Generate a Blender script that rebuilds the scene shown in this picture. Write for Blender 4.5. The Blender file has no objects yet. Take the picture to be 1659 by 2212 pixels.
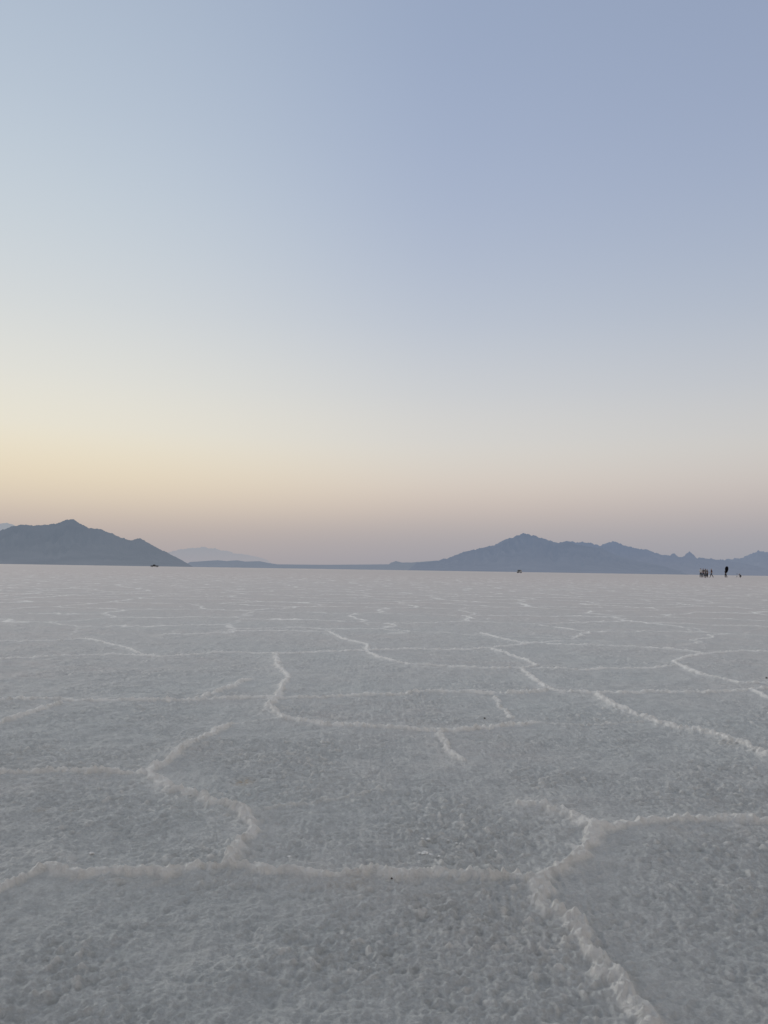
import bpy, bmesh, math, random
import numpy as np
from mathutils import Vector, Matrix
random.seed(7)
scene=bpy.context.scene
COL=scene.collection
scene.view_settings.view_transform='Standard'
try: scene.view_settings.look='None'
except Exception: pass
scene.view_settings.exposure=0; scene.view_settings.gamma=1

# ------------------------------------------------------------------ camera
F=1660.0; EYE=0.55
ROLL=math.atan(26/1659); PITCH=math.atan(0.0753*math.cos(ROLL))
cd=bpy.data.cameras.new("camera"); cam=bpy.data.objects.new("camera",cd); COL.objects.link(cam)
cd.sensor_fit='VERTICAL'; cd.sensor_height=24; cd.sensor_width=18; cd.lens=24*F/2212
cd.clip_start=0.02; cd.clip_end=300000
cam.matrix_world=Matrix.Translation((0,0,EYE))@Matrix.Rotation(math.pi/2+PITCH,4,'X')@Matrix.Rotation(ROLL,4,'Z')
scene.camera=cam

# image pixels cast through the estimated camera -> metres on the ground / slopes
def ray(x,y):
    u=(x-829.5)/F; v=(1106-y)/F
    uu=u*math.cos(ROLL)-v*math.sin(ROLL); vv=u*math.sin(ROLL)+v*math.cos(ROLL)
    return (uu, math.cos(PITCH)-vv*math.sin(PITCH), vv*math.cos(PITCH)+math.sin(PITCH))
def g(x,y):
    r=ray(x,y); k=EYE/-r[2]; return (r[0]*k,r[1]*k)
def e(x,y):
    r=ray(x,y); return (r[0]/r[1], r[2]/r[1])

def lin(c):
    return tuple(((v/255)/12.92 if v/255<=0.04045 else ((v/255+0.055)/1.055)**2.4) for v in c)+(1.0,)

# ------------------------------------------------------------------ noise
def perlin(x,y,seed=0):
    x=np.asarray(x,dtype=np.float64); y=np.asarray(y,dtype=np.float64)
    xi=np.floor(x); yi=np.floor(y)
    fx=(x-xi).astype(np.float32); fy=(y-yi).astype(np.float32)
    xi=xi.astype(np.int64); yi=yi.astype(np.int64)
    ux=fx*fx*fx*(fx*(fx*6-15)+10); uy=fy*fy*fy*(fy*(fy*6-15)+10)
    def gr(ix,iy,dx,dy):
        h=(ix*374761393+iy*668265263+seed*974634777)&0xffffffff
        h=((h^(h>>13))*1274126177)&0xffffffff
        h=(h^(h>>16))&0xffff
        an=h.astype(np.float32)*(2*np.pi/65536)
        return np.cos(an)*dx+np.sin(an)*dy
    a=gr(xi,yi,fx,fy); b=gr(xi+1,yi,fx-1,fy); c=gr(xi,yi+1,fx,fy-1); d=gr(xi+1,yi+1,fx-1,fy-1)
    p=a+ux*(b-a); q=c+ux*(d-c)
    return (p+uy*(q-p))*1.5
def sstep(x,a,b):
    t=np.clip((x-a)/(b-a),0,1); return t*t*(3-2*t)
def hash2(ix,iy,s):
    h=(ix*374761393+iy*668265263+s*974634777)&0xffffffff
    h=((h^(h>>13))*1274126177)&0xffffffff
    h=(h^(h>>16))&0xffff
    return h.astype(np.float32)/65536

# ------------------------------------------------------------------ material helpers
def new_mat(name):
    m=bpy.data.materials.new(name); m.use_nodes=True
    nt=m.node_tree; b=nt.nodes["Principled BSDF"]
    return m,nt,b
def simple_mat(name,rgb,rough=0.7,spec=0.3,metal=0.0,var=0.15,scale=20):
    m,nt,b=new_mat(name)
    tc=nt.nodes.new("ShaderNodeTexCoord"); n=nt.nodes.new("ShaderNodeTexNoise"); n.inputs["Scale"].default_value=scale; n.inputs["Detail"].default_value=4
    r=nt.nodes.new("ShaderNodeValToRGB")
    r.color_ramp.elements[0].position=0.3; r.color_ramp.elements[1].position=0.7
    r.color_ramp.elements[0].color=tuple(c*(1-var) for c in rgb)+(1,)
    r.color_ramp.elements[1].color=tuple(min(1,c*(1+var)) for c in rgb)+(1,)
    nt.links.new(tc.outputs["Object"],n.inputs["Vector"]); nt.links.new(n.outputs["Fac"],r.inputs["Fac"])
    nt.links.new(r.outputs["Color"],b.inputs["Base Color"])
    b.inputs["Roughness"].default_value=rough; b.inputs["Metallic"].default_value=metal
    b.inputs["Specular IOR Level"].default_value=spec
    return m

# ------------------------------------------------------------------ ground sheet
def seg(a,b,ratio):
    n=int(math.log(b/a)/math.log(ratio)); return np.geomspace(a,b,n,endpoint=False)
rr=np.concatenate([seg(0.001,0.7,1.12),seg(0.7,3.2,1.002),seg(3.2,20,1.003),seg(20,120,1.006),seg(120,90000,1.07),[90000.0]])
dg=np.pi/180
tt=np.concatenate([np.arange(-180,-75,5.0),np.arange(-75,-34,0.5),np.arange(-34,34,0.07),np.arange(34,75,0.5),np.arange(75,180,5.0)])*dg
NR,NT=len(rr),len(tt)
RR,TT=np.meshgrid(rr,tt,indexing='ij')
X=RR*np.sin(TT); Y=RR*np.cos(TT)
RIDGES=[
(1.0,1.0,[(-160,1965),(-80,1945),(0,1925),(30,1910),(70,1893),(110,1887),(150,1893),(200,1892),(290,1893),(350,1893),(430,1883),(490,1883),(530,1882),(600,1889),(680,1892),(730,1893),(800,1888),(870,1893),(940,1897),(1000,1900),(1060,1905),(1120,1902),(1170,1900)]),
(1.2,1.1,[(1170,1900),(1190,1888),(1225,1868),(1260,1850),(1275,1820),(1290,1795)]),
(1.1,1.05,[(1290,1795),(1340,1788),(1400,1782),(1440,1778),(1480,1774),(1560,1776),(1620,1780),(1700,1783),(1850,1790)]),
(1.2,1.1,[(1130,1745),(1170,1748),(1210,1760),(1240,1772),(1270,1790),(1290,1795)]),
(1.2,1.2,[(1170,1900),(1160,1935),(1180,1960),(1230,1985),(1255,2030),(1280,2070),(1310,2110),(1345,2140),(1375,2175),(1400,2220),(1420,2270),(1450,2350)]),
(1.0,.95,[(-200,1672),(-100,1676),(0,1673),(60,1673),(100,1671),(160,1672),(220,1673),(280,1674),(320,1673)]),
(1.1,1.0,[(320,1673),(345,1655),(370,1640),(400,1620),(420,1605),(450,1592),(475,1578),(495,1568)]),
(.35,.8,[(495,1568),(530,1563),(570,1560),(610,1555)]),
(1.25,1.15,[(320,1673),(345,1695),(370,1710),(410,1725),(450,1738),(480,1748),(520,1760),(540,1780),(545,1800),(530,1820),(510,1840),(495,1865),(490,1883)]),
(.35,.7,[(570,1750),(640,1742),(700,1737),(760,1722),(820,1705)]),
(1.05,1.0,[(-150,1512),(0,1515),(80,1514),(160,1516),(240,1517),(330,1518),(400,1516),(470,1512),(540,1508),(590,1510)]),
(1.1,1.0,[(440,1507),(470,1497),(500,1487),(520,1475),(540,1470)]),
(1.15,1.05,[(595,1415),(600,1430),(598,1440),(625,1465),(610,1480),(605,1500),(590,1515),(583,1530),(595,1545),(610,1555)]),
(1.1,1.05,[(610,1555),(650,1563),(700,1570),(760,1573),(820,1576),(880,1579),(950,1581),(1010,1577),(1060,1573),(1110,1567),(1150,1562)]),
(.4,.8,[(1150,1562),(1220,1566),(1300,1566),(1380,1560)]),
(.75,.85,[(950,1581),(955,1600),(970,1625),(995,1645)]),
(1.05,1.1,[(600,1508),(660,1510),(740,1505),(800,1503),(860,1501),(930,1497),(1000,1498),(1060,1500),(1120,1500),(1180,1493),(1215,1497),(1290,1503)]),
(1.2,1.15,[(1290,1503),(1310,1520),(1350,1538),(1400,1555),(1450,1573),(1510,1583),(1560,1597),(1600,1612),(1640,1632),(1680,1650),(1760,1680)]),
(.6,.85,[(1070,1505),(1080,1525),(1095,1540),(1105,1552)]),
(.95,1.0,[(1060,1403),(1100,1415),(1130,1425),(1160,1440),(1125,1445)]),
(1.0,1.05,[(1125,1445),(1145,1460),(1165,1475),(1190,1490)]),
(1.1,1.1,[(1290,1503),(1340,1500),(1400,1497),(1500,1499),(1560,1497),(1620,1492),(1720,1490)]),
(1.0,1.15,[(-100,1430),(0,1427),(80,1422),(160,1418),(240,1415),(280,1415),(350,1420),(420,1415),(480,1411),(540,1413),(595,1415)]),
(.7,1.0,[(185,1380),(220,1388),(260,1397),(300,1412),(350,1420)]),
(1.0,1.15,[(595,1415),(660,1412),(740,1408),(792,1408)]),
(.9,1.05,[(710,1365),(740,1380),(770,1387),(795,1395),(792,1408),(815,1420),(860,1433),(900,1438)]),
(1.0,1.15,[(900,1438),(960,1441),(1020,1445),(1080,1445),(1125,1445)]),
(1.0,1.15,[(792,1408),(880,1403),(940,1405),(1000,1405),(1060,1401),(1120,1395),(1170,1388),(1210,1385)]),
(1.0,1.15,[(1170,1445),(1250,1450),(1320,1447),(1400,1445),(1460,1440)]),
(.95,1.05,[(1455,1432),(1490,1450),(1540,1463),(1600,1477),(1700,1480)]),
(1.0,1.15,[(1455,1432),(1490,1418),(1530,1412),(1600,1408),(1700,1410)]),
(.95,1.15,[(1040,1370),(1120,1388),(1200,1392),(1290,1395),(1380,1398),(1450,1403),(1530,1412)]),
(.95,1.15,[(-100,1390),(0,1388),(60,1387),(120,1386),(185,1380)]),
(.85,1.15,[(350,1372),(430,1370),(500,1366),(580,1362),(650,1364),(710,1365)]),
(1.15,1.1,[(-60,1585),(0,1565),(40,1555),(80,1540),(130,1522)]),
(1.0,1.05,[(1620,1492),(1660,1510),(1720,1530)]),
(.2,1.2,[(60,1840),(110,1850),(150,1862),(160,1890)]),
]
# domain warp so no ridge runs straight; local width breathes
nearrows=int(np.searchsorted(rr,12.0))
Xn=X[:nearrows]; Yn=Y[:nearrows]
WX=Xn+0.011*perlin(Xn/0.07,Yn/0.07,1)+0.0065*perlin(Xn/0.026,Yn/0.026,2)+0.0018*perlin(Xn/0.011,Yn/0.011,5)
WY=Yn+0.011*perlin(Xn/0.07,Yn/0.07,3)+0.0065*perlin(Xn/0.026,Yn/0.026,4)+0.0018*perlin(Xn/0.011,Yn/0.011,6)
WID=np.clip(0.98+0.8*perlin(Xn/0.04,Yn/0.04,7)+0.35*perlin(Xn/0.20,Yn/0.20,8),0.6,1.8)
E=np.zeros((NR,NT),np.float32)     # crest
S=np.zeros((NR,NT),np.float32)     # broad skirt
PAD=0.28
for s,w,l in RIDGES:
    pts=[g(*p) for p in l]
    for i in range(len(pts)-1):
        p0=np.array(pts[i]); p1=np.array(pts[i+1])
        n=max(1,int(np.linalg.norm(p1-p0)/0.3))
        for k in range(n):
            a=p0+(p1-p0)*k/n; b=p0+(p1-p0)*(k+1)/n
            ra,rb=np.hypot(*a),np.hypot(*b)
            r0=min(ra,rb)-PAD; r1=max(ra,rb)+PAD
            ta,tb=math.atan2(a[0],a[1]),math.atan2(b[0],b[1])
            pt=PAD/min(ra,rb)
            i0=max(0,np.searchsorted(rr,r0)); i1=min(nearrows,np.searchsorted(rr,r1))
            j0=np.searchsorted(tt,min(ta,tb)-pt); j1=np.searchsorted(tt,max(ta,tb)+pt)
            if i1<=i0 or j1<=j0: continue
            dx=WX[i0:i1,j0:j1]-a[0]; dy=WY[i0:i1,j0:j1]-a[1]
            vx,vy=b-a; L2=vx*vx+vy*vy+1e-9
            t=np.clip((dx*vx+dy*vy)/L2,0,1)
            d2=(dx-t*vx)**2+(dy-t*vy)**2
            ww=0.0098*w*(1+0.035*max(0,ra-3))*WID[i0:i1,j0:j1]
            E[i0:i1,j0:j1]=np.maximum(E[i0:i1,j0:j1],s*np.exp(-d2/(ww*ww)))
            S[i0:i1,j0:j1]=np.maximum(S[i0:i1,j0:j1],s*np.exp(-d2/(0.05**2))*0.6+s*0.4*np.exp(-d2/(0.11**2)))
def voro(x,y,cell,seed,amp):
    xw=x+amp*0.16*perlin(x/0.55,y/0.55,seed+1)+amp*0.06*perlin(x/0.13,y/0.13,seed+2)
    yw=y+amp*0.16*perlin(x/0.55,y/0.55,seed+3)+amp*0.06*perlin(x/0.13,y/0.13,seed+4)
    cx=np.floor(xw/cell).astype(np.int64); cy=np.floor(yw/cell).astype(np.int64)
    F1=np.full(x.shape,1e9,np.float32); F2=F1.copy()
    S1x=np.zeros_like(F1); S1y=S1x.copy(); S2x=S1x.copy(); S2y=S1x.copy()
    for ox in (-1,0,1):
        for oy in (-1,0,1):
            ix=cx+ox; iy=cy+oy
            sx=(ix+0.04+0.92*hash2(ix,iy,seed))*cell; sy=(iy+0.04+0.92*hash2(ix,iy,seed+9))*cell
            d=((xw-sx)**2+(yw-sy)**2).astype(np.float32)
            m1=d<F1; m2=(~m1)&(d<F2)
            F2=np.where(m1,F1,np.where(m2,d,F2)); S2x=np.where(m1,S1x,np.where(m2,sx,S2x)); S2y=np.where(m1,S1y,np.where(m2,sy,S2y))
            F1=np.where(m1,d,F1); S1x=np.where(m1,sx,S1x); S1y=np.where(m1,sy,S1y)
    dist=(F2-F1)/(2*np.sqrt((S2x-S1x)**2+(S2y-S1y)**2)+1e-6)
    key=hash2((np.round((S1x+S2x)*50)).astype(np.int64),(np.round((S1y+S2y)*50)).astype(np.int64),seed+20)
    return dist,key
nr2=int(np.searchsorted(rr,160.0))
xs=X[:nr2]; ys=Y[:nr2]
W=np.maximum(sstep(RR[:nr2],6.3,6.9),sstep(np.abs(TT[:nr2]),30*dg,33*dg))
D1,K1=voro(xs,ys,1.4,31,1.0)
wd=(0.014+0.0016*np.clip(RR[:nr2]-6,0,30))*np.clip(1+.5*perlin(xs/.25,ys/.25,78),.6,1.7)
st=(0.32+0.4*K1)*np.clip(0.95+0.5*perlin(xs/0.7,ys/0.7,77),0.4,1.3)
EV=(st*np.exp(-(D1/wd)**2)*W)
SV=(st*(np.exp(-(D1/0.05)**2)*0.6+0.4*np.exp(-(D1/0.11)**2))*W)
E[:nr2]=np.maximum(E[:nr2],EV); S[:nr2]=np.maximum(S[:nr2],SV)
del D1,K1,EV,SV
nq2=int(np.searchsorted(rr,30.0)); xq=X[:nq2]; yq=Y[:nq2]
D2,K2=voro(xq,yq,.62,61,.5)
s2=np.clip((K2-.5)*1.0,0,.4)*np.clip(.2+1.6*perlin(xq/.4,yq/.4,79),0,1)*W[:nq2]
E2=s2*np.exp(-(D2/(.010+.001*np.clip(RR[:nq2]-4,0,30)))**2)
E[:nq2]=np.maximum(E[:nq2],E2)
del D2,K2,E2
farfade=1-sstep(RR,40,140)
E*=farfade; S*=farfade
Z=np.zeros((NR,NT),np.float32)
nm=nr2
def fade(lam): return np.clip(lam/(0.0035*RR[:nm])-0.6,0,1)
b1=np.abs(perlin(xs/0.030,ys/0.030,11)); b2=np.abs(perlin(xs/0.015,ys/0.015,12)); b3=perlin(xs/0.008,ys/0.008,13)
p1=perlin(xs/0.9,ys/0.9,14); p2=perlin(xs/0.22,ys/0.22,15); p3=perlin(xs/0.055,ys/0.055,16); p4=perlin(xs/0.11,ys/0.11,19)
zone=perlin(xs/0.35,ys/0.35,17)+.5*perlin(xs/.12,ys/.12,20)
patch=np.clip(1.0+0.75*zone,.4,1.9)
ln=perlin(xs/0.024,ys/0.024,23)+.5*perlin(xs/0.011,ys/0.011,24)
lumps=np.clip(ln-.38,0,.5)*np.clip(.45+1.3*zone,0,1.2)*np.clip(.024/(0.0035*RR[:nm])-.3,0,1)
en=E[:nm]; sk=S[:nm]
gap=0.9+0.4*perlin(xs/0.06,ys/0.06,18)
crust=0.0028*(1-2*b1)*fade(.03)+0.0024*(1-2*b2)*fade(.015)+0.0014*b3*fade(.008)
env=np.clip(en*1.6,0,1)
lump2=np.clip(perlin(xs/0.020,ys/0.020,26)+.35,0,1)
Z[:nm]=(0.006*p1*(1-sstep(RR[:nm],20,60))+0.0040*p2*fade(.22)+0.0040*p4*fade(.11)+0.0032*p3*fade(.055)+crust*patch+0.010*lumps
   +0.0088*np.sqrt(np.clip(en,0,2))*env*gap*(0.85+0.30*(1-2*b1))+env*(0.0045*lump2*fade(.02)+0.0018*(1-2*b2)*fade(.015)+.0010*b3*fade(.008))+0.0034*sk)
Z*=(1-sstep(RR,70,160))
mask=np.clip(E*1.75,0,1)
mask[:nm]*=np.clip(0.94+0.5*perlin(xs/0.02,ys/0.02,21)*fade(.02)+.35*perlin(xs/.009,ys/.009,22)*fade(.009),0.42,1.0)
mask*=1-.35*sstep(RR,6,25)
mask[:nm]=np.maximum(mask[:nm],np.clip(lumps*1.5,0,.6))
mask=np.clip(mask+0.24*S*(1-.6*sstep(RR,7,20)),0,1)
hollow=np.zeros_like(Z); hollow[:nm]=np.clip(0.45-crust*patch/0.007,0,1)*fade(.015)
stain=np.zeros_like(Z)
for (px,py,rad,amt) in ((528,1694,.024,1.0),(515,1698,.014,.7),(90,1750,.014,.6),(770,1908,.028,.4),(1460,1795,.018,.3),(1575,1612,.02,.45),(725,1910,.02,.35)):
    c=g(px,py); d2=(xs-c[0])**2+((ys-c[1])*0.7)**2
    q=amt*np.exp(-d2/(rad*rad))*(0.5+0.9*perlin(xs/0.008,ys/0.008,40))
    stain[:nm]=np.maximum(stain[:nm],q)
stain=np.clip(stain,0,1)

co=np.stack([X,Y,Z],-1).astype(np.float32).reshape(-1,3)
me=bpy.data.meshes.new("ground")
idx=np.arange(NR*NT,dtype=np.int32).reshape(NR,NT)
nx=np.roll(idx,-1,axis=1)
quads=np.stack([idx[:-1],nx[:-1],nx[1:],idx[1:]],-1).reshape(-1,4)[:, ::-1]
nq=len(quads)
me.vertices.add(NR*NT); me.vertices.foreach_set("co",co.ravel())
me.loops.add(nq*4); me.loops.foreach_set("vertex_index",np.ascontiguousarray(quads).ravel())
me.polygons.add(nq); me.polygons.foreach_set("loop_start",np.arange(0,nq*4,4,dtype=np.int32))
me.update(calc_edges=True)
me.polygons.foreach_set("use_smooth",np.ones(nq,dtype=bool))
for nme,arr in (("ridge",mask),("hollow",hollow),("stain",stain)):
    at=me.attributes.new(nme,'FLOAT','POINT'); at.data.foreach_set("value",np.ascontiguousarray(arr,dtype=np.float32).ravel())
me.update()
ground=bpy.data.objects.new("ground",me); COL.objects.link(ground)
ground["kind"]="structure"; ground["label"]="flat grey-white salt crust with raised polygonal ridges"
if me.polygons[nq//2].normal.z<0: me.flip_normals()
def ground_z(x,y):
    i=min(NR-1,int(np.searchsorted(rr,math.hypot(x,y)))); j=int(np.searchsorted(tt,math.atan2(x,y)))
    return float(Z[i,j%NT])

m,nt,b=new_mat("salt_crust"); N=nt.nodes; L=nt.links
geo=N.new("ShaderNodeNewGeometry")
def attr(n):
    a=N.new("ShaderNodeAttribute"); a.attribute_name=n; return a.outputs["Fac"]
def noise(scale,detail=4,rough=.55):
    n=N.new("ShaderNodeTexNoise"); n.inputs["Scale"].default_value=scale; n.inputs["Detail"].default_value=detail; n.inputs["Roughness"].default_value=rough
    L.new(geo.outputs["Position"],n.inputs["Vector"]); return n.outputs["Fac"]
def mix(fac,c1,c2,blend='MIX'):
    x=N.new("ShaderNodeMix"); x.data_type='RGBA'; x.blend_type=blend
    for s,v in ((x.inputs[0],fac),(x.inputs[6],c1),(x.inputs[7],c2)):
        if isinstance(v,bpy.types.NodeSocket): L.new(v,s)
        else: s.default_value=v
    return x.outputs[2]
def mapr(v,a,b_,c,d):
    r=N.new("ShaderNodeMapRange"); L.new(v,r.inputs[0])
    for i,q in enumerate((a,b_,c,d)): r.inputs[i+1].default_value=q
    return r.outputs[0]
plate=mix(mapr(noise(0.6,5),.40,.60,0,1),(.62,.665,.665,1),(.68,.66,.645,1))
plate=mix(mapr(noise(4,7,.72),.38,.60,0,.85),plate,(.55,.58,.585,1))
plate=mix(mapr(noise(24,6,.8),.40,.64,0,.7),plate,(.79,.81,.80,1))
plate=mix(mapr(noise(190,3,.7),.42,.62,.5,0),plate,(.47,.485,.485,1))
plate=mix(mapr(attr("hollow"),.2,1,0,.65),plate,(.43,.45,.45,1))  # pits darkened in colour: painted micro shadow plus slight damp
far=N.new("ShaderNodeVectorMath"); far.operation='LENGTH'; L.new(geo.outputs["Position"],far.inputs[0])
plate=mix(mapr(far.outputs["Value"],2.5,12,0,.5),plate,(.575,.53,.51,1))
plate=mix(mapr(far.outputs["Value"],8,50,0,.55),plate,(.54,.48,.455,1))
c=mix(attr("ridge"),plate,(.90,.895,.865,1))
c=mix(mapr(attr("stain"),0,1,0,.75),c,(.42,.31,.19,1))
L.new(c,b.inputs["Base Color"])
b.inputs["Roughness"].default_value=0.85; b.inputs["Specular IOR Level"].default_value=0.2
bp=N.new("ShaderNodeBump"); bp.inputs["Strength"].default_value=1.0; bp.inputs["Distance"].default_value=0.014
L.new(noise(100,6,.75),bp.inputs["Height"]); L.new(bp.outputs["Normal"],b.inputs["Normal"])
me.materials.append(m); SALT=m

# ------------------------------------------------------------------ mountains
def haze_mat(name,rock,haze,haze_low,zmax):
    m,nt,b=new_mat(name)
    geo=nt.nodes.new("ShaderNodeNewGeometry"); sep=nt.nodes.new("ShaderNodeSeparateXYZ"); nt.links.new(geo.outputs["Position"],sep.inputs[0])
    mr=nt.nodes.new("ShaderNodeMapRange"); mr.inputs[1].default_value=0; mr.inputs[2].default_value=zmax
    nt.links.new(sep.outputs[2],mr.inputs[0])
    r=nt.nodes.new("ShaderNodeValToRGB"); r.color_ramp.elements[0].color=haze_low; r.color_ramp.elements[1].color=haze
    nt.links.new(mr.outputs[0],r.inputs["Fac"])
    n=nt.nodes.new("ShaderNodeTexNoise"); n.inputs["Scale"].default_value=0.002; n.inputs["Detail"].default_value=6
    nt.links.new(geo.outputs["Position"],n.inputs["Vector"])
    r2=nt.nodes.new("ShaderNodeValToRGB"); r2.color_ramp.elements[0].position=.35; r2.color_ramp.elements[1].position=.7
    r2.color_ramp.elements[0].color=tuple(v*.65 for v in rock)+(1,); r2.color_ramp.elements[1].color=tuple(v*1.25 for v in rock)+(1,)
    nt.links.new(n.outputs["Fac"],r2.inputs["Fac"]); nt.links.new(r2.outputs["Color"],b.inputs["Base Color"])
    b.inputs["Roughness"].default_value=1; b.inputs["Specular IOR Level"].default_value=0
    nt.links.new(r.outputs["Color"],b.inputs["Emission Color"]); b.inputs["Emission Strength"].default_value=1  # distance haze put in as a glow on the rock, paler towards the base
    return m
def make_range(name,label,pts,D,mat,seed,jag=1.0,depth=.3):
    P=np.array([e(*p) for p in pts]); t0,t1=P[0,0],P[-1,0]
    nc=max(80,int((t1-t0)/0.0007)); nf,nb=46,12
    t=np.linspace(t0,t1,nc)
    def prof(q):
        base=np.interp(q,P[:,0],P[:,1],left=-.002,right=-.002)
        env=np.clip((base)/0.02,0,1)
        j=(0.0011*np.abs(perlin(q/0.012,q*0+seed,seed))+0.0008*perlin(q/0.005,q*0+3,seed+1)+.0006*perlin(q/.0022,q*0+5,seed+2))*jag
        return base+env*(j-0.0004*jag)
    v=np.concatenate([np.linspace(-.5,0,nb,endpoint=False),np.linspace(0,1,nf)])
    V,T=np.meshgrid(v,t,indexing='ij')
    Yc=D*(1-depth*V)
    vf=np.clip(V,0,1); vb=np.clip(-V,0,1)
    warp=0.010*perlin(T/0.03,V*2.2,seed+5)+0.005*perlin(T/0.011,V*5,seed+6)
    Q=T+warp*np.sin(np.clip(vf,0,1)*np.pi*0.5)*np.minimum(1,vf*4)
    Pq=prof(Q); Pt=prof(T)
    fall=(1-vf)**1.25
    gul=np.abs(perlin(T/0.012,V*3.0,seed+7))*0.5+np.abs(perlin(T/0.005,V*6.0,seed+8))*0.13
    h=Pq*fall*(1-gul*np.minimum(1,vf*5)*(1-vf*.5))*(1-vb*1.6)
    lim=Pt-0.0004
    h=np.where(vf>0.02,np.minimum(h,np.maximum(lim*(1-depth*vf),-.001)),h)
    Zc=h*D+EYE-2.0*vf-2.0*(vb>0)
    co=np.stack([T*Yc,Yc,Zc],-1).reshape(-1,3)
    n0,n1=V.shape
    ii=np.arange(n0*n1).reshape(n0,n1)
    q=np.stack([ii[:-1,:-1],ii[:-1,1:],ii[1:,1:],ii[1:,:-1]],-1).reshape(-1,4)[:, ::-1]
    me=bpy.data.meshes.new(name); me.from_pydata(co.tolist(),[],q.tolist()); me.update()
    me.polygons.foreach_set("use_smooth",np.ones(len(me.polygons),dtype=bool))
    me.materials.append(mat)
    o=bpy.data.objects.new(name,me); COL.objects.link(o); o["kind"]="structure"; o["label"]=label
    return o
MT={'A':[(-300,1215),(-220,1190),(-120,1165),(-60,1158),(0,1146),(30,1136),(55,1133),(75,1135),(100,1133),(125,1130),(140,1123),(158,1121),(172,1130),(190,1140),(215,1142),(240,1152),(265,1162),(283,1167),(303,1162),(320,1172),(345,1186),(370,1198),(395,1211),(418,1225)],
'B':[(-260,1212),(-160,1150),(-60,1132),(0,1131),(15,1129),(35,1136),(80,1150),(200,1222)],
'C':[(330,1222),(365,1192),(378,1190),(385,1186),(398,1186),(410,1183),(422,1184),(440,1181),(452,1184),(465,1184),(478,1189),(490,1189),(505,1195),(520,1196),(550,1201),(575,1208),(600,1226)],
'D':[(390,1226),(410,1214),(440,1212),(470,1210),(490,1212),(510,1210),(530,1213),(560,1212),(580,1216),(600,1219),(700,1220),(840,1219),(845,1215),(855,1212),(868,1215),(890,1215),(940,1211),(990,1210),(1080,1220),(1200,1237)],
'E':[(880,1232),(900,1216),(940,1212),(975,1203),(1000,1192),(1040,1184),(1070,1176),(1090,1165),(1110,1160),(1130,1151),(1155,1157),(1180,1165),(1200,1172),(1225,1170),(1245,1176),(1270,1180),(1300,1184),(1325,1196),(1360,1208),(1430,1222),(1500,1243)],
'F':[(1150,1236),(1200,1175),(1225,1168),(1245,1172),(1265,1171),(1295,1178),(1325,1168),(1350,1178),(1375,1184),(1400,1188),(1430,1198),(1440,1200),(1455,1196),(1468,1203),(1478,1203),(1483,1195),(1490,1191),(1497,1197),(1505,1204),(1530,1206),(1550,1209),(1575,1211),(1620,1219),(1720,1245)],
'G':[(1480,1241),(1540,1213),(1575,1207),(1600,1205),(1620,1196),(1640,1190),(1660,1192),(1720,1185),(1800,1200),(1900,1248)]}
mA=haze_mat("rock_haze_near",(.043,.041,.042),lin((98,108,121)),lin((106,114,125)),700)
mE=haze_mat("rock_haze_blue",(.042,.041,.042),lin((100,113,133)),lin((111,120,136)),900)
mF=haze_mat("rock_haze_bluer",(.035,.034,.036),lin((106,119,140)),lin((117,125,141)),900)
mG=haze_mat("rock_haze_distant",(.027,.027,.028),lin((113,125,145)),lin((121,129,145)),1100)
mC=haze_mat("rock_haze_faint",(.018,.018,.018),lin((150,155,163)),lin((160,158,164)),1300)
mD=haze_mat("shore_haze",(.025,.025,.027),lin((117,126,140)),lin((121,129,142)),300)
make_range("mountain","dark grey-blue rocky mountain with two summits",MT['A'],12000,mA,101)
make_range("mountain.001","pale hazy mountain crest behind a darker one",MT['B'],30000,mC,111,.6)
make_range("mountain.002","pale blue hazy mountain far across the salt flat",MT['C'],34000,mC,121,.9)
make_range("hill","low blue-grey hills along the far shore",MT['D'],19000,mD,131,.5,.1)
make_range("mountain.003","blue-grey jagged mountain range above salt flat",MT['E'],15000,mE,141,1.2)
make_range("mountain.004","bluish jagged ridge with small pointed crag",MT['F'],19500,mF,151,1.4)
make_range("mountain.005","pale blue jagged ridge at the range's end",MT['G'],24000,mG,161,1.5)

# ------------------------------------------------------------------ generic mesh helpers
def link(o,parent=None):
    COL.objects.link(o)
    if parent is not None: o.parent=parent
    return o
def mesh_obj(name,bm,mat,parent=None,smooth=False):
    bmesh.ops.recalc_face_normals(bm,faces=bm.faces)
    me=bpy.data.meshes.new(name); bm.to_mesh(me); bm.free()
    if smooth:
        for p in me.polygons: p.use_smooth=True
    me.materials.append(mat)
    return link(bpy.data.objects.new(name,me),parent)
def tube(bm,p0,p1,r0,r1=None,n=10):
    r1=r0 if r1 is None else r1
    p0=Vector(p0); p1=Vector(p1); d=(p1-p0)
    M=Matrix.Translation((p0+p1)/2)@d.to_track_quat('Z','Y').to_matrix().to_4x4()
    bmesh.ops.create_cone(bm,cap_ends=True,segments=n,radius1=r0,radius2=r1,depth=d.length,matrix=M)
def box(bm,c,s,bev=0.0):
    r=bmesh.ops.create_cube(bm,size=1,matrix=Matrix.Translation(c)@Matrix.Diagonal((*s,1)))
    if bev>0:
        es=list({ed for v in r['verts'] for ed in v.link_edges})
        bmesh.ops.bevel(bm,geom=es,offset=bev,segments=2,affect='EDGES')
def empty(name,loc,rot=0):
    o=bpy.data.objects.new(name,None); o.empty_display_size=.3; o.location=loc; o.rotation_euler=(0,0,rot); COL.objects.link(o); return o

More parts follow.
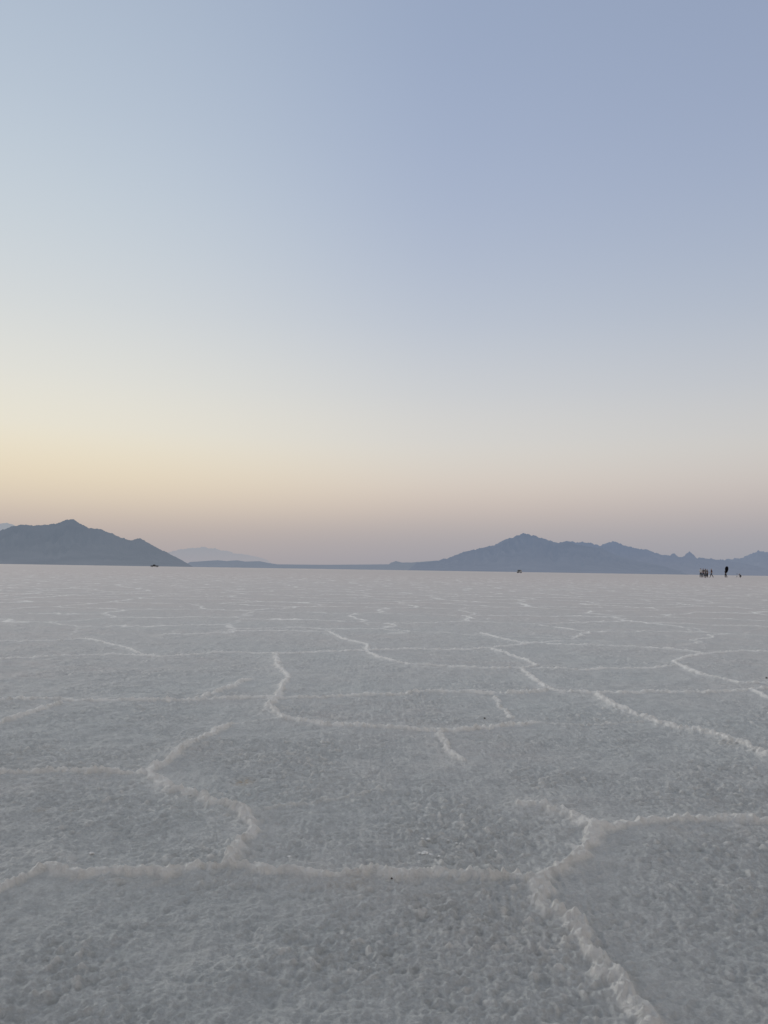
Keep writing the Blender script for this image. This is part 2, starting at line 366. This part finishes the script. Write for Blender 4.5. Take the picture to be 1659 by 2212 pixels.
# ------------------------------------------------------------------ people
skin_m=simple_mat("skin",(.30,.19,.14)); hair_m=simple_mat("dark_hair",(.03,.022,.018))
def skinned(name,chains,mat,parent,sub=1):
    vs=[];es=[];rad=[];roots=[];names={}
    for ch in chains:
        prev=None
        for item in ch:
            if isinstance(item,str): prev=names[item]; continue
            key,p,r=item
            i=len(vs); vs.append(p); rad.append(r)
            if key: names[key]=i
            if prev is not None: es.append((prev,i))
            else: roots.append(i)
            prev=i
    me=bpy.data.meshes.new(name); me.from_pydata(vs,es,[]); me.update(); me.materials.append(mat)
    o=link(bpy.data.objects.new(name,me),parent)
    mo=o.modifiers.new("Skin",'SKIN'); mo.use_smooth_shade=True
    if not me.skin_vertices:
        bpy.context.view_layer.objects.active=o
        bpy.ops.mesh.customdata_skin_add()
    sv=me.skin_vertices[0].data
    for i,r in enumerate(rad):
        sv[i].radius=r if isinstance(r,tuple) else (r,r)
        sv[i].use_root=i in roots
    sm=o.modifiers.new("Subdivision",'SUBSURF'); sm.levels=sub; sm.render_levels=sub
    return o
STAND=dict(pelvis=(0,0,.95),waist=(0,0,1.10),chest=(0,0,1.30),neckbase=(0,0,1.45),neck=(0,.005,1.52),head=(0,.015,1.60),crown=(0,.01,1.69),
 shl=(-.18,0,1.41),ell=(-.24,0,1.13),wrl=(-.25,.06,.90),shr=(.18,0,1.41),elr=(.24,0,1.13),wrr=(.25,.06,.90),
 hil=(-.09,0,.90),knl=(-.115,.02,.50),anl=(-.125,-.01,.085),tol=(-.145,.15,.04),
 hir=(.09,0,.90),knr=(.115,.02,.50),anr=(.125,-.01,.085),tor=(.145,.15,.04))
def make_person(label,loc,heading,pose,top_m,leg_m,shoe_m,skirt=False,sc=1.0,hair_long=False,hm=None,group=None):
    J={k:Vector(v) for k,v in {**STAND,**pose}.items()}
    root=empty("person",(loc[0],loc[1],ground_z(*loc)),heading); root.scale=(sc,)*3
    root["label"]=label; root["category"]="person"
    if group: root["group"]=group
    hd=(J['crown']-J['neck']).normalized(); fw=Vector((0,1,0)); 
    face=J['head']+fw*.085
    ch=[[("pelvis",J['pelvis'],(.13,.10)),("waist",J['waist'],(.115,.085)),("chest",J['chest'],(.145,.10)),("neckbase",J['neckbase'],(.075,.065)),("neck",J['neck'],.05),("head",J['head'],(.07,.085)),("crown",J['crown'],(.075,.085))],
        ["head",("",face,.022),("",face+fw*.03-hd*.005,.012)],
        ["head",("",J['head']+Vector((.078,0,0)),.018)],["head",("",J['head']+Vector((-.078,0,0)),.018)]]
    for s in 'lr':
        hand=J['wr'+s]+(J['wr'+s]-J['el'+s]).normalized()*.08
        ch.append(["chest",("",J['sh'+s],.06),("",(J['sh'+s]+J['el'+s])/2,.05),("",J['el'+s],.04),("",J['wr'+s],.027),("",hand,(.036,.018))])
        ch.append(["pelvis",("",J['hi'+s],.088),("",(J['hi'+s]+J['kn'+s])/2,.075),("",J['kn'+s],.055),("",J['kn'+s]*.6+J['an'+s]*.4,.053),("",J['an'+s],.036)])
        d=(hand-J['wr'+s]).normalized(); side=d.cross(Vector((1,0,0)));side=side.normalized() if side.length>.1 else Vector((0,1,0))
        for k,(o_,ln_) in enumerate(((-.027,.065),(-.009,.075),(.009,.072),(.027,.055))):
            b0=hand-d*.01+side*o_
            ch.append([("",b0,.009),("",b0+d*ln_*.6,.009),("",b0+d*ln_*.95+Vector((0.012 if s=='l' else -.012,0,0)),.007)])
        tb=J['wr'+s]+d*.03+side*.02
        ch.append([("",tb,.011),("",tb+side*.03+d*.025,.009),("",tb+side*.035+d*.05,.008)])
    skinned("body",ch,skin_m,root)
    sh=[[("p",J['pelvis']+(J['waist']-J['pelvis'])*.1,(.165,.132)),("w",J['waist'],(.155,.122)),("c",J['chest'],(.18,.132)),("n",J['neckbase']-hd*.02,(.09,.08))]]
    for s in 'lr':
        sh.append(["c",("",J['sh'+s],.083),("",(J['sh'+s]+J['el'+s])/2,.073),("",J['el'+s]*.9+J['wr'+s]*.1,.063)])
    skinned("shirt",sh,top_m,root)
    if skirt:
        bm=bmesh.new(); n=20; prev=None
        for z,rx,ry in ((1.06,.14,.115),(.92,.18,.15),(.6,.225,.195),(.28,.28,.24)):
            ring=[bm.verts.new((math.cos(6.283*i/n)*rx*(1+.05*math.sin(i*2.3)),math.sin(6.283*i/n)*ry*(1+.05*math.cos(i*3.1)),z)) for i in range(n)]
            if prev:
                for i in range(n): bm.faces.new((prev[i],prev[(i+1)%n],ring[(i+1)%n],ring[i]))
            prev=ring
        mesh_obj("skirt",bm,leg_m,root,True)
    else:
        tr=[[("w",J['waist']*.35+J['pelvis']*.65,(.15,.12)),("p",J['pelvis'],(.156,.124))]]
        for s in 'lr':
            tr.append(["p",("",J['hi'+s],.108),("",(J['hi'+s]+J['kn'+s])/2,.098),("",J['kn'+s],.085),("",J['kn'+s]*.12+J['an'+s]*.88,.072)])
        skinned("trousers",tr,leg_m,root)
    for s in 'lr':
        a=J['an'+s]; t=J['to'+s]
        skinned("shoe",[[("",a+Vector((0,-.03,-.03)),.048),("",(a+t)/2+Vector((0,0,-.01)),(.048,.04)),("",t,.038)]],shoe_m,root)
    hm=hm or hair_m
    hc=[[("",J['head']+Vector((0,-.035,.02)),(.08,.075)),("",J['crown']+Vector((0,-.012,.01)),(.085,.09))]]
    if hair_long: hc=[[("",J['neckbase']+Vector((0,-.075,-.05)),(.06,.035)),("",J['neck']+Vector((0,-.06,0)),(.08,.05))]+hc[0]]
    skinned("hair",hc,hm,root)
    return root
white_c=simple_mat("white_cloth",(.50,.50,.49),.9); black_c=simple_mat("black_cloth",(.012,.013,.016),.9,.1); grey_c=simple_mat("grey_cloth",(.085,.09,.10),.9,.1)
tan_c=simple_mat("tan_cloth",(.17,.155,.14),.9,.1); navy_c=simple_mat("navy_cloth",(.02,.024,.04),.9,.1); rust_c=simple_mat("rust_cloth",(.10,.055,.045),.9,.1); shoe_c=simple_mat("dark_shoe",(.03,.03,.03),.6)
GP="people standing together on the salt"
p=lambda x,y:g(x,y)
make_person("person in white shirt and black trousers standing still",p(1514,1248),-.6,{'wrl':(-.08,.22,1.12)},white_c,black_c,shoe_c,sc=1.05,group=GP)
make_person("person in grey top and dark trousers, arms folded",p(1519.3,1247.8),2.6,{'wrl':(.05,.2,1.2),'wrr':(-.05,.2,1.18)},grey_c,navy_c,shoe_c,sc=1.07,group=GP)
make_person("person in tan top and long grey skirt",p(1524.3,1248.3),.7,{},tan_c,grey_c,shoe_c,skirt=True,sc=1.0,hair_long=True,group=GP)
make_person("person in grey shirt and black trousers standing close",p(1528,1247.4),3.8,{'wrr':(.12,.2,1.1)},grey_c,black_c,shoe_c,sc=1.06,group=GP)
make_person("person in rust top striding across the salt",p(1537,1248),1.4,
  {'knl':(-.10,.20,.52),'anl':(-.10,.27,.10),'tol':(-.11,.43,.05),'knr':(.10,-.10,.50),'anr':(.11,-.38,.13),'tor':(.12,-.24,.042),'wrl':(-.22,-.14,.93),'ell':(-.23,-.08,1.14),'wrr':(.22,.24,1.0)},rust_c,grey_c,shoe_c,sc=1.06,group=GP)
CROUCH=dict(pelvis=(0,-.12,.36),waist=(0,-.06,.50),chest=(0,.08,.68),neckbase=(0,.16,.81),neck=(0,.19,.87),head=(0,.23,.94),crown=(0,.22,1.03),
 shl=(-.17,.14,.77),ell=(-.2,.38,.62),wrl=(-.08,.50,.80),shr=(.17,.14,.77),elr=(.2,.38,.62),wrr=(.08,.50,.80),
 hil=(-.1,-.10,.34),knl=(-.17,.28,.50),anl=(-.15,.02,.10),tol=(-.17,.18,.042),hir=(.1,-.10,.34),knr=(.17,.28,.50),anr=(.15,.02,.10),tor=(.17,.18,.042))
make_person("person in black crouching low on the salt",p(1600,1248.3),1.2,CROUCH,black_c,black_c,shoe_c,sc=.95)
pr=p(1570,1248)
make_person("person in dark clothes steadying a tall black reflector",(pr[0]-.02,pr[1]+.55),math.pi+.1,{'ell':(-.24,.22,1.25),'wrl':(-.20,.42,1.38),'elr':(.24,.22,1.25),'wrr':(.20,.42,1.38)},navy_c,black_c,shoe_c,sc=1.0)

# ------------------------------------------------------------------ black reflector on stand
metal_m=simple_mat("black_metal",(.03,.03,.032),.4,.5); blackfab=simple_mat("black_fabric",(.012,.012,.015),.9,.1)
def make_light_stand(name,label,cat,loc,h,rot=0):
    root=empty(name,(loc[0],loc[1],ground_z(*loc)),rot); root["label"]=label; root["category"]=cat
    bm=bmesh.new(); tube(bm,(0,0,.12),(0,0,h*.55),.03); tube(bm,(0,0,h*.55),(0,0,h),.022); mesh_obj("pole",bm,metal_m,root)
    for k in range(3):
        a=k*2.094+.3; bm=bmesh.new(); tube(bm,(0,0,.42),(math.cos(a)*.36,math.sin(a)*.36,.012),.016)
        mesh_obj("leg",bm,metal_m,root)
    return root
r=make_light_stand("reflector_stand","tall black oval reflector on thin light stand","photography reflector",pr,1.25,.2)
def oval(name,mat,y,kx,kz,parent):
    bm=bmesh.new(); n=40; rings=[]
    for q in (1,.8,.5,.2):
        ring=[]
        for i in range(n):
            a=6.283185*i/n; x=math.cos(a)*.42*kx*q; z=math.sin(a)*.74*kz*q
            x*=1+0.28*math.sin(a)
            ring.append(bm.verts.new((x+0.10*z,y-.06*(1-q*q),z+1.78)))
        rings.append(ring)
    for a_,b_ in zip(rings,rings[1:]):
        for i in range(n): bm.faces.new((a_[i],a_[(i+1)%n],b_[(i+1)%n],b_[i]))
    bm.faces.new(rings[-1])
    bmesh.ops.solidify(bm,geom=bm.faces[:],thickness=.012)
    return mesh_obj(name,bm,mat,parent,True)
oval("reflector_panel",blackfab,0,1,1,r)
bm=bmesh.new(); box(bm,(.03,.02,1.22),(.07,.09,.10),.012); mesh_obj("clamp",bm,metal_m,r)
r2=make_light_stand("tripod","small black camera tripod standing on the salt","tripod",p(1592,1247.6),.95,1.0)
bm=bmesh.new(); box(bm,(0,0,1.0),(.14,.09,.10),.015); tube(bm,(0,-.04,1.0),(0,-.14,1.0),.035); mesh_obj("camera",bm,metal_m,r2)

# ------------------------------------------------------------------ vehicles
glass=simple_mat("dark_glass",(.02,.024,.03),.08,.6); rubber=simple_mat("tyre_rubber",(.02,.02,.02),.9); rimm=simple_mat("alloy_rim",(.45,.45,.46),.35,.5,.8)
lampm=simple_mat("lamp_glass",(.7,.7,.68),.1,.6); tailm=simple_mat("tail_lamp_glass",(.35,.02,.02),.2,.6); trimm=simple_mat("black_trim",(.03,.03,.03),.6)
def extr(bm,prof,w0,w1,zs):
    def hw(z):
        t=min(1,max(0,(z-zs[0])/(zs[1]-zs[0]))); return (w0*(1-t)+w1*t)/2
    A=[bm.verts.new((x,hw(z),z)) for x,z in prof]; B=[bm.verts.new((x,-hw(z),z)) for x,z in prof]
    n=len(prof)
    bm.faces.new(A); bm.faces.new(B[::-1])
    for i in range(n): bm.faces.new((A[i],B[i],B[(i+1)%n],A[(i+1)%n]))
def make_vehicle(label,cat,loc,rot,paint,kind):
    root=empty("parked_car" if kind=='suv' else "pickup_truck",(loc[0],loc[1],ground_z(*loc)),rot); root["label"]=label; root["category"]=cat
    L=4.7 if kind=='suv' else 5.5; h=L/2; wb=1.4 if kind=='suv' else 1.65
    def arch(cx,r=.40):
        return [(cx+math.cos(a)*r,.36+math.sin(a)*r) for a in [math.pi*i/8 for i in range(9)]]
    under=[(h-.05,.30)]+arch(wb)+arch(-wb)+[(-h+.05,.34)]
    if kind=='suv': top=[(-h,.62),(-h+.04,1.02),(-h+.3,1.08),(h-1.35,1.06),(h-.25,.98),(h-.02,.80),(h,.5)]
    else: top=[(-h,.62),(-h+.02,1.12),(-.35,1.12),(-.30,1.10),(h-1.55,1.12),(h-.2,1.05),(h-.02,.9),(h,.5)]
    bm=bmesh.new(); extr(bm,under+top,1.86,1.78,(.4,1.1)); mesh_obj("body",bm,paint,root)
    if kind=='suv': cab=[(-h+.15,1.06),(-h+.42,1.62),(-h+.7,1.70),(.35,1.70),(.62,1.63),(h-1.2,1.05)]
    else: cab=[(-.6,1.10),(-.5,1.72),(-.3,1.80),(.75,1.80),(.95,1.74),(h-1.45,1.10)]
    bm=bmesh.new(); extr(bm,cab,1.70,1.30,(1.05,1.75)); mesh_obj("cabin",bm,paint,root)
    def hwc(z): 
        t=(z-1.05)/.7; return (1.70*(1-t)+1.30*t)/2
    for sgn in (1,-1):
        if kind=='suv': quads=[[(-h+.42,1.14),(-.55,1.14),(-.55,1.58),(-h+.58,1.58)],[(-.48,1.14),(.95,1.14),(.55,1.58),(-.48,1.58)]]
        else: quads=[[(-.48,1.18),(.25,1.18),(.25,1.66),(-.42,1.66)],[(.32,1.18),(1.1,1.18),(.86,1.66),(.32,1.66)]]
        for qd in quads:
            bm=bmesh.new(); v=[bm.verts.new((x,sgn*(hwc(z)+.008),z)) for x,z in qd]; bm.faces.new(v)
            bmesh.ops.solidify(bm,geom=bm.faces[:],thickness=.006); mesh_obj("side_window",bm,glass,root)
    def slope(name,p0,p1,out):
        d=Vector((p1[0]-p0[0],0,p1[1]-p0[1])); nrm=Vector((d.z,0,-d.x)).normalized()*.008*out
        bm=bmesh.new(); v=[]
        for t,s in ((.12,1),(.12,-1),(.9,-1),(.9,1)):
            x=p0[0]+d.x*t; z=p0[1]+d.z*t; v.append(bm.verts.new(Vector((x,s*(hwc(z)-.07),z))+nrm))
        bm.faces.new(v); bmesh.ops.solidify(bm,geom=bm.faces[:],thickness=.006); mesh_obj(name,bm,glass,root)
    slope("windshield",cab[-1],cab[-2],1); slope("rear_window",cab[0],cab[1],-1)
    for sx in (1,-1):
        for sy in (1,-1):
            we=bpy.data.objects.new("wheel",None); we.location=(sx*wb,sy*.80,.36); link(we,root)
            bm=bmesh.new(); bmesh.ops.create_cone(bm,cap_ends=True,segments=28,radius1=.36,radius2=.36,depth=.24,matrix=Matrix.Rotation(math.pi/2,4,'X'))
            bmesh.ops.bevel(bm,geom=[ed for ed in bm.edges if len(ed.link_faces)==2 and any(len(f.verts)>4 for f in ed.link_faces)],offset=.035,segments=2,affect='EDGES')
            mesh_obj("tyre",bm,rubber,we)
            bm=bmesh.new(); bmesh.ops.create_cone(bm,cap_ends=True,segments=20,radius1=.22,radius2=.20,depth=.262,matrix=Matrix.Rotation(math.pi/2,4,'X'))
            mesh_obj("rim",bm,rimm,we)
    for sy in (1,-1):
        bm=bmesh.new(); box(bm,(h-.02,sy*.68,.80),(.08,.34,.16),.03); mesh_obj("headlight",bm,lampm,root)
        bm=bmesh.new(); box(bm,(-h+.02,sy*.78,.88),(.06,.16,.26),.02); mesh_obj("tail_light",bm,tailm,root)
        bm=bmesh.new(); box(bm,(h-1.42,sy*.98,1.14),(.12,.2,.14),.03); mesh_obj("side_mirror",bm,trimm,root)
    bm=bmesh.new(); box(bm,(h+.02,0,.72),(.05,.9,.2),.015); mesh_obj("grille",bm,trimm,root)
    bm=bmesh.new(); box(bm,(h+.03,0,.46),(.14,1.74,.18),.05); mesh_obj("bumper",bm,trimm,root)
    bm=bmesh.new(); box(bm,(-h-.02,0,.48),(.14,1.74,.18),.05); mesh_obj("bumper",bm,trimm,root)
    return root
grey_p=simple_mat("grey_paint",(.30,.305,.31),.5,.2,var=.04); dark_p=simple_mat("dark_paint",(.02,.022,.026),.35,.5,var=.05)
t_=e(1122,1232)[0]; make_vehicle("light grey family car parked facing the viewer","car",(t_*400,400),-math.pi/2-.35,grey_p,'suv')
t_=e(334,1220)[0]; make_vehicle("dark pickup truck parked side-on on the salt","truck",(t_*560,560),math.pi+.15,dark_p,'pickup')

# ------------------------------------------------------------------ loose salt clumps, pebbles
saltc=simple_mat("white_salt_lump",(.66,.67,.66),.9,.1,var=.15,scale=90); pebm=simple_mat("dark_pebble",(.10,.09,.08),.8)
def lump(name,loc,rad,mat,label,cat,seed,grp,flat=.5):
    bm=bmesh.new(); bmesh.ops.create_icosphere(bm,subdivisions=4,radius=1)
    from mathutils import noise as mn
    for v in bm.verts:
        q=v.co*1.6+Vector((seed*3.1,seed*1.7,0)); d=1+.35*mn.noise(q)+.28*mn.noise(q*2.7)+.2*mn.noise(q*6)
        v.co=Vector((v.co.x*d,v.co.y*d*.85,v.co.z*d*flat))*rad
    o=mesh_obj(name,bm,mat,None,True)
    zz=min(v.co.z for v in o.data.vertices)
    o.location=(loc[0],loc[1],ground_z(*loc)-zz*.5); o.rotation_euler=(0,0,seed)
    o["label"]=label; o["category"]=cat; o["group"]=grp
    return o
CL=[(918,1847,.0075),(930,1850,.005),(906,1846,.004),(925,1818,.0045),(912,1816,.0035),(968,1819,.003),(985,1824,.004),(1000,1830,.003),(1071,1840,.004),(948,1858,.003),(625,1852,.0045),(197,1853,.0045),(150,1672,.004)]
for i,(x,y,rd) in enumerate(CL):
    lump("salt_clump",g(x,y),rd,saltc,"small white crumbly salt clump lying on the crust","salt clump",i*1.37+1,"loose salt clumps on the crust")
for i,(x,y,rd) in enumerate([(1047,1554,.0035),(1656,1466,.006),(846,1903,.0018)]):
    lump("pebble",g(x,y),rd,pebm,"small dark pebble resting on pale salt crust","pebble",i*2.1+40,"dark pebbles on the crust",.7)

# ------------------------------------------------------------------ sky + light
w=bpy.data.worlds.new("World"); scene.world=w; w.use_nodes=True
nt=w.node_tree; N=nt.nodes; L=nt.links; N.clear()
out=N.new("ShaderNodeOutputWorld"); bg=N.new("ShaderNodeBackground"); L.new(bg.outputs[0],out.inputs[0])
tc=N.new("ShaderNodeTexCoord"); sep=N.new("ShaderNodeSeparateXYZ"); L.new(tc.outputs["Generated"],sep.inputs[0])
def math_(op,a,b_=None,clamp=False):
    n=N.new("ShaderNodeMath"); n.operation=op; n.use_clamp=clamp
    for s,v in zip(n.inputs,(a,b_)):
        if v is None: continue
        if isinstance(v,bpy.types.NodeSocket): L.new(v,s)
        else: s.default_value=v
    return n.outputs[0]
SUNAZ=math.radians(-45)
sx,sy=math.sin(SUNAZ),math.cos(SUNAZ)
dot=math_('ADD',math_('MULTIPLY',sep.outputs[0],sx),math_('MULTIPLY',sep.outputs[1],sy))
hl=math_('SQRT',math_('ADD',math_('ADD',math_('MULTIPLY',sep.outputs[0],sep.outputs[0]),math_('MULTIPLY',sep.outputs[1],sep.outputs[1])),1e-5))
ca=math_('DIVIDE',dot,hl)
zc=math_('MAXIMUM',sep.outputs[2],0.0)
DES=.12
def hz(c):
    y=.3*c[0]+.55*c[1]+.15*c[2]; return lin(tuple((v*(1-DES)+y*DES)*1.01 for v in c))
def ramp(st):
    r=N.new("ShaderNodeValToRGB"); cr=r.color_ramp; cr.interpolation='B_SPLINE'
    cr.elements[0].position=st[0][0]; cr.elements[0].color=hz(st[0][1])
    cr.elements[1].position=st[-1][0]; cr.elements[1].color=hz(st[-1][1])
    for p_,c_ in st[1:-1]:
        el=cr.elements.new(p_); el.color=hz(c_)
    L.new(zc,r.inputs["Fac"]); return r.outputs["Color"]
ZEN=(1.0,(195,197,200)); Z2=(.86,(184,188,196))
LEFT=ramp([(0,(170,162,165)),(.02,(175,166,165)),(.049,(193,177,168)),(.0785,(218,201,179)),(.1085,(230,214,185)),(.14,(233,222,197)),(.168,(231,225,207)),(.226,(224,223,214)),(.31,(209,214,216)),(.412,(194,206,216)),(.503,(182,196,212)),(.616,(167,183,204)),(.74,(160,174,198)),Z2,ZEN])
CEN=ramp([(0,(158,156,163)),(.0185,(163,159,166)),(.049,(177,169,169)),(.0785,(201,186,177)),(.1085,(215,202,189)),(.14,(216,209,199)),(.168,(214,211,205)),(.226,(205,207,209)),(.31,(187,196,210)),(.412,(170,183,207)),(.503,(161,176,204)),(.616,(149,166,196)),(.74,(149,165,193)),Z2,ZEN])
RIGHT=ramp([(0,(152,154,163)),(.0185,(156,157,166)),(.049,(166,163,169)),(.0785,(185,176,175)),(.1085,(199,190,185)),(.14,(202,198,194)),(.168,(201,200,198)),(.226,(191,195,202)),(.31,(174,185,202)),(.412,(159,173,199)),(.503,(151,166,195)),(.616,(142,158,188)),(.74,(145,160,188)),Z2,ZEN])
BACK=ramp([(0,(168,162,170)),(.05,(190,176,178)),(.12,(212,198,195)),(.25,(214,207,205)),(.45,(209,206,206)),(.7,(206,205,206)),ZEN])
def wmix(f,a,b_):
    x=N.new("ShaderNodeMix"); x.data_type='RGBA'
    L.new(f,x.inputs[0]); L.new(a,x.inputs[6]); L.new(b_,x.inputs[7]); return x.outputs[2]
def wmap(v,a,b_):
    r=N.new("ShaderNodeMapRange"); r.interpolation_type='SMOOTHSTEP'; L.new(v,r.inputs[0]); r.inputs[1].default_value=a; r.inputs[2].default_value=b_; return r.outputs[0]
c=wmix(wmap(ca,-.45,.22),BACK,RIGHT)
c=wmix(wmap(ca,.22,.80),c,CEN); c=wmix(wmap(ca,.62,1.0),c,LEFT)
sk=N.new("ShaderNodeTexSky"); sk.sky_type='NISHITA'; sk.sun_disc=False; sk.sun_elevation=math.radians(4); sk.sun_rotation=SUNAZ; sk.air_density=1.0
sc_=N.new("ShaderNodeMix"); sc_.data_type='RGBA'; sc_.blend_type='MULTIPLY'; sc_.inputs[0].default_value=1; L.new(sk.outputs[0],sc_.inputs[6]); sc_.inputs[7].default_value=(.05,.05,.05,1)
fin=N.new("ShaderNodeMix"); fin.data_type='RGBA'; fin.inputs[0].default_value=.008; L.new(c,fin.inputs[6]); L.new(sc_.outputs[2],fin.inputs[7])
L.new(fin.outputs[2],bg.inputs[0]); bg.inputs[1].default_value=1.0

sl=bpy.data.lights.new("sun",'SUN'); sl.energy=1.3; sl.angle=math.radians(20); sl.color=(1,.94,.86)
so=bpy.data.objects.new("sun",sl); COL.objects.link(so)
el=math.radians(8); d=Vector((math.sin(SUNAZ)*math.cos(el),math.cos(SUNAZ)*math.cos(el),math.sin(el)))
so.rotation_euler=(d).to_track_quat('Z','Y').to_euler(); so.location=(0,0,50)
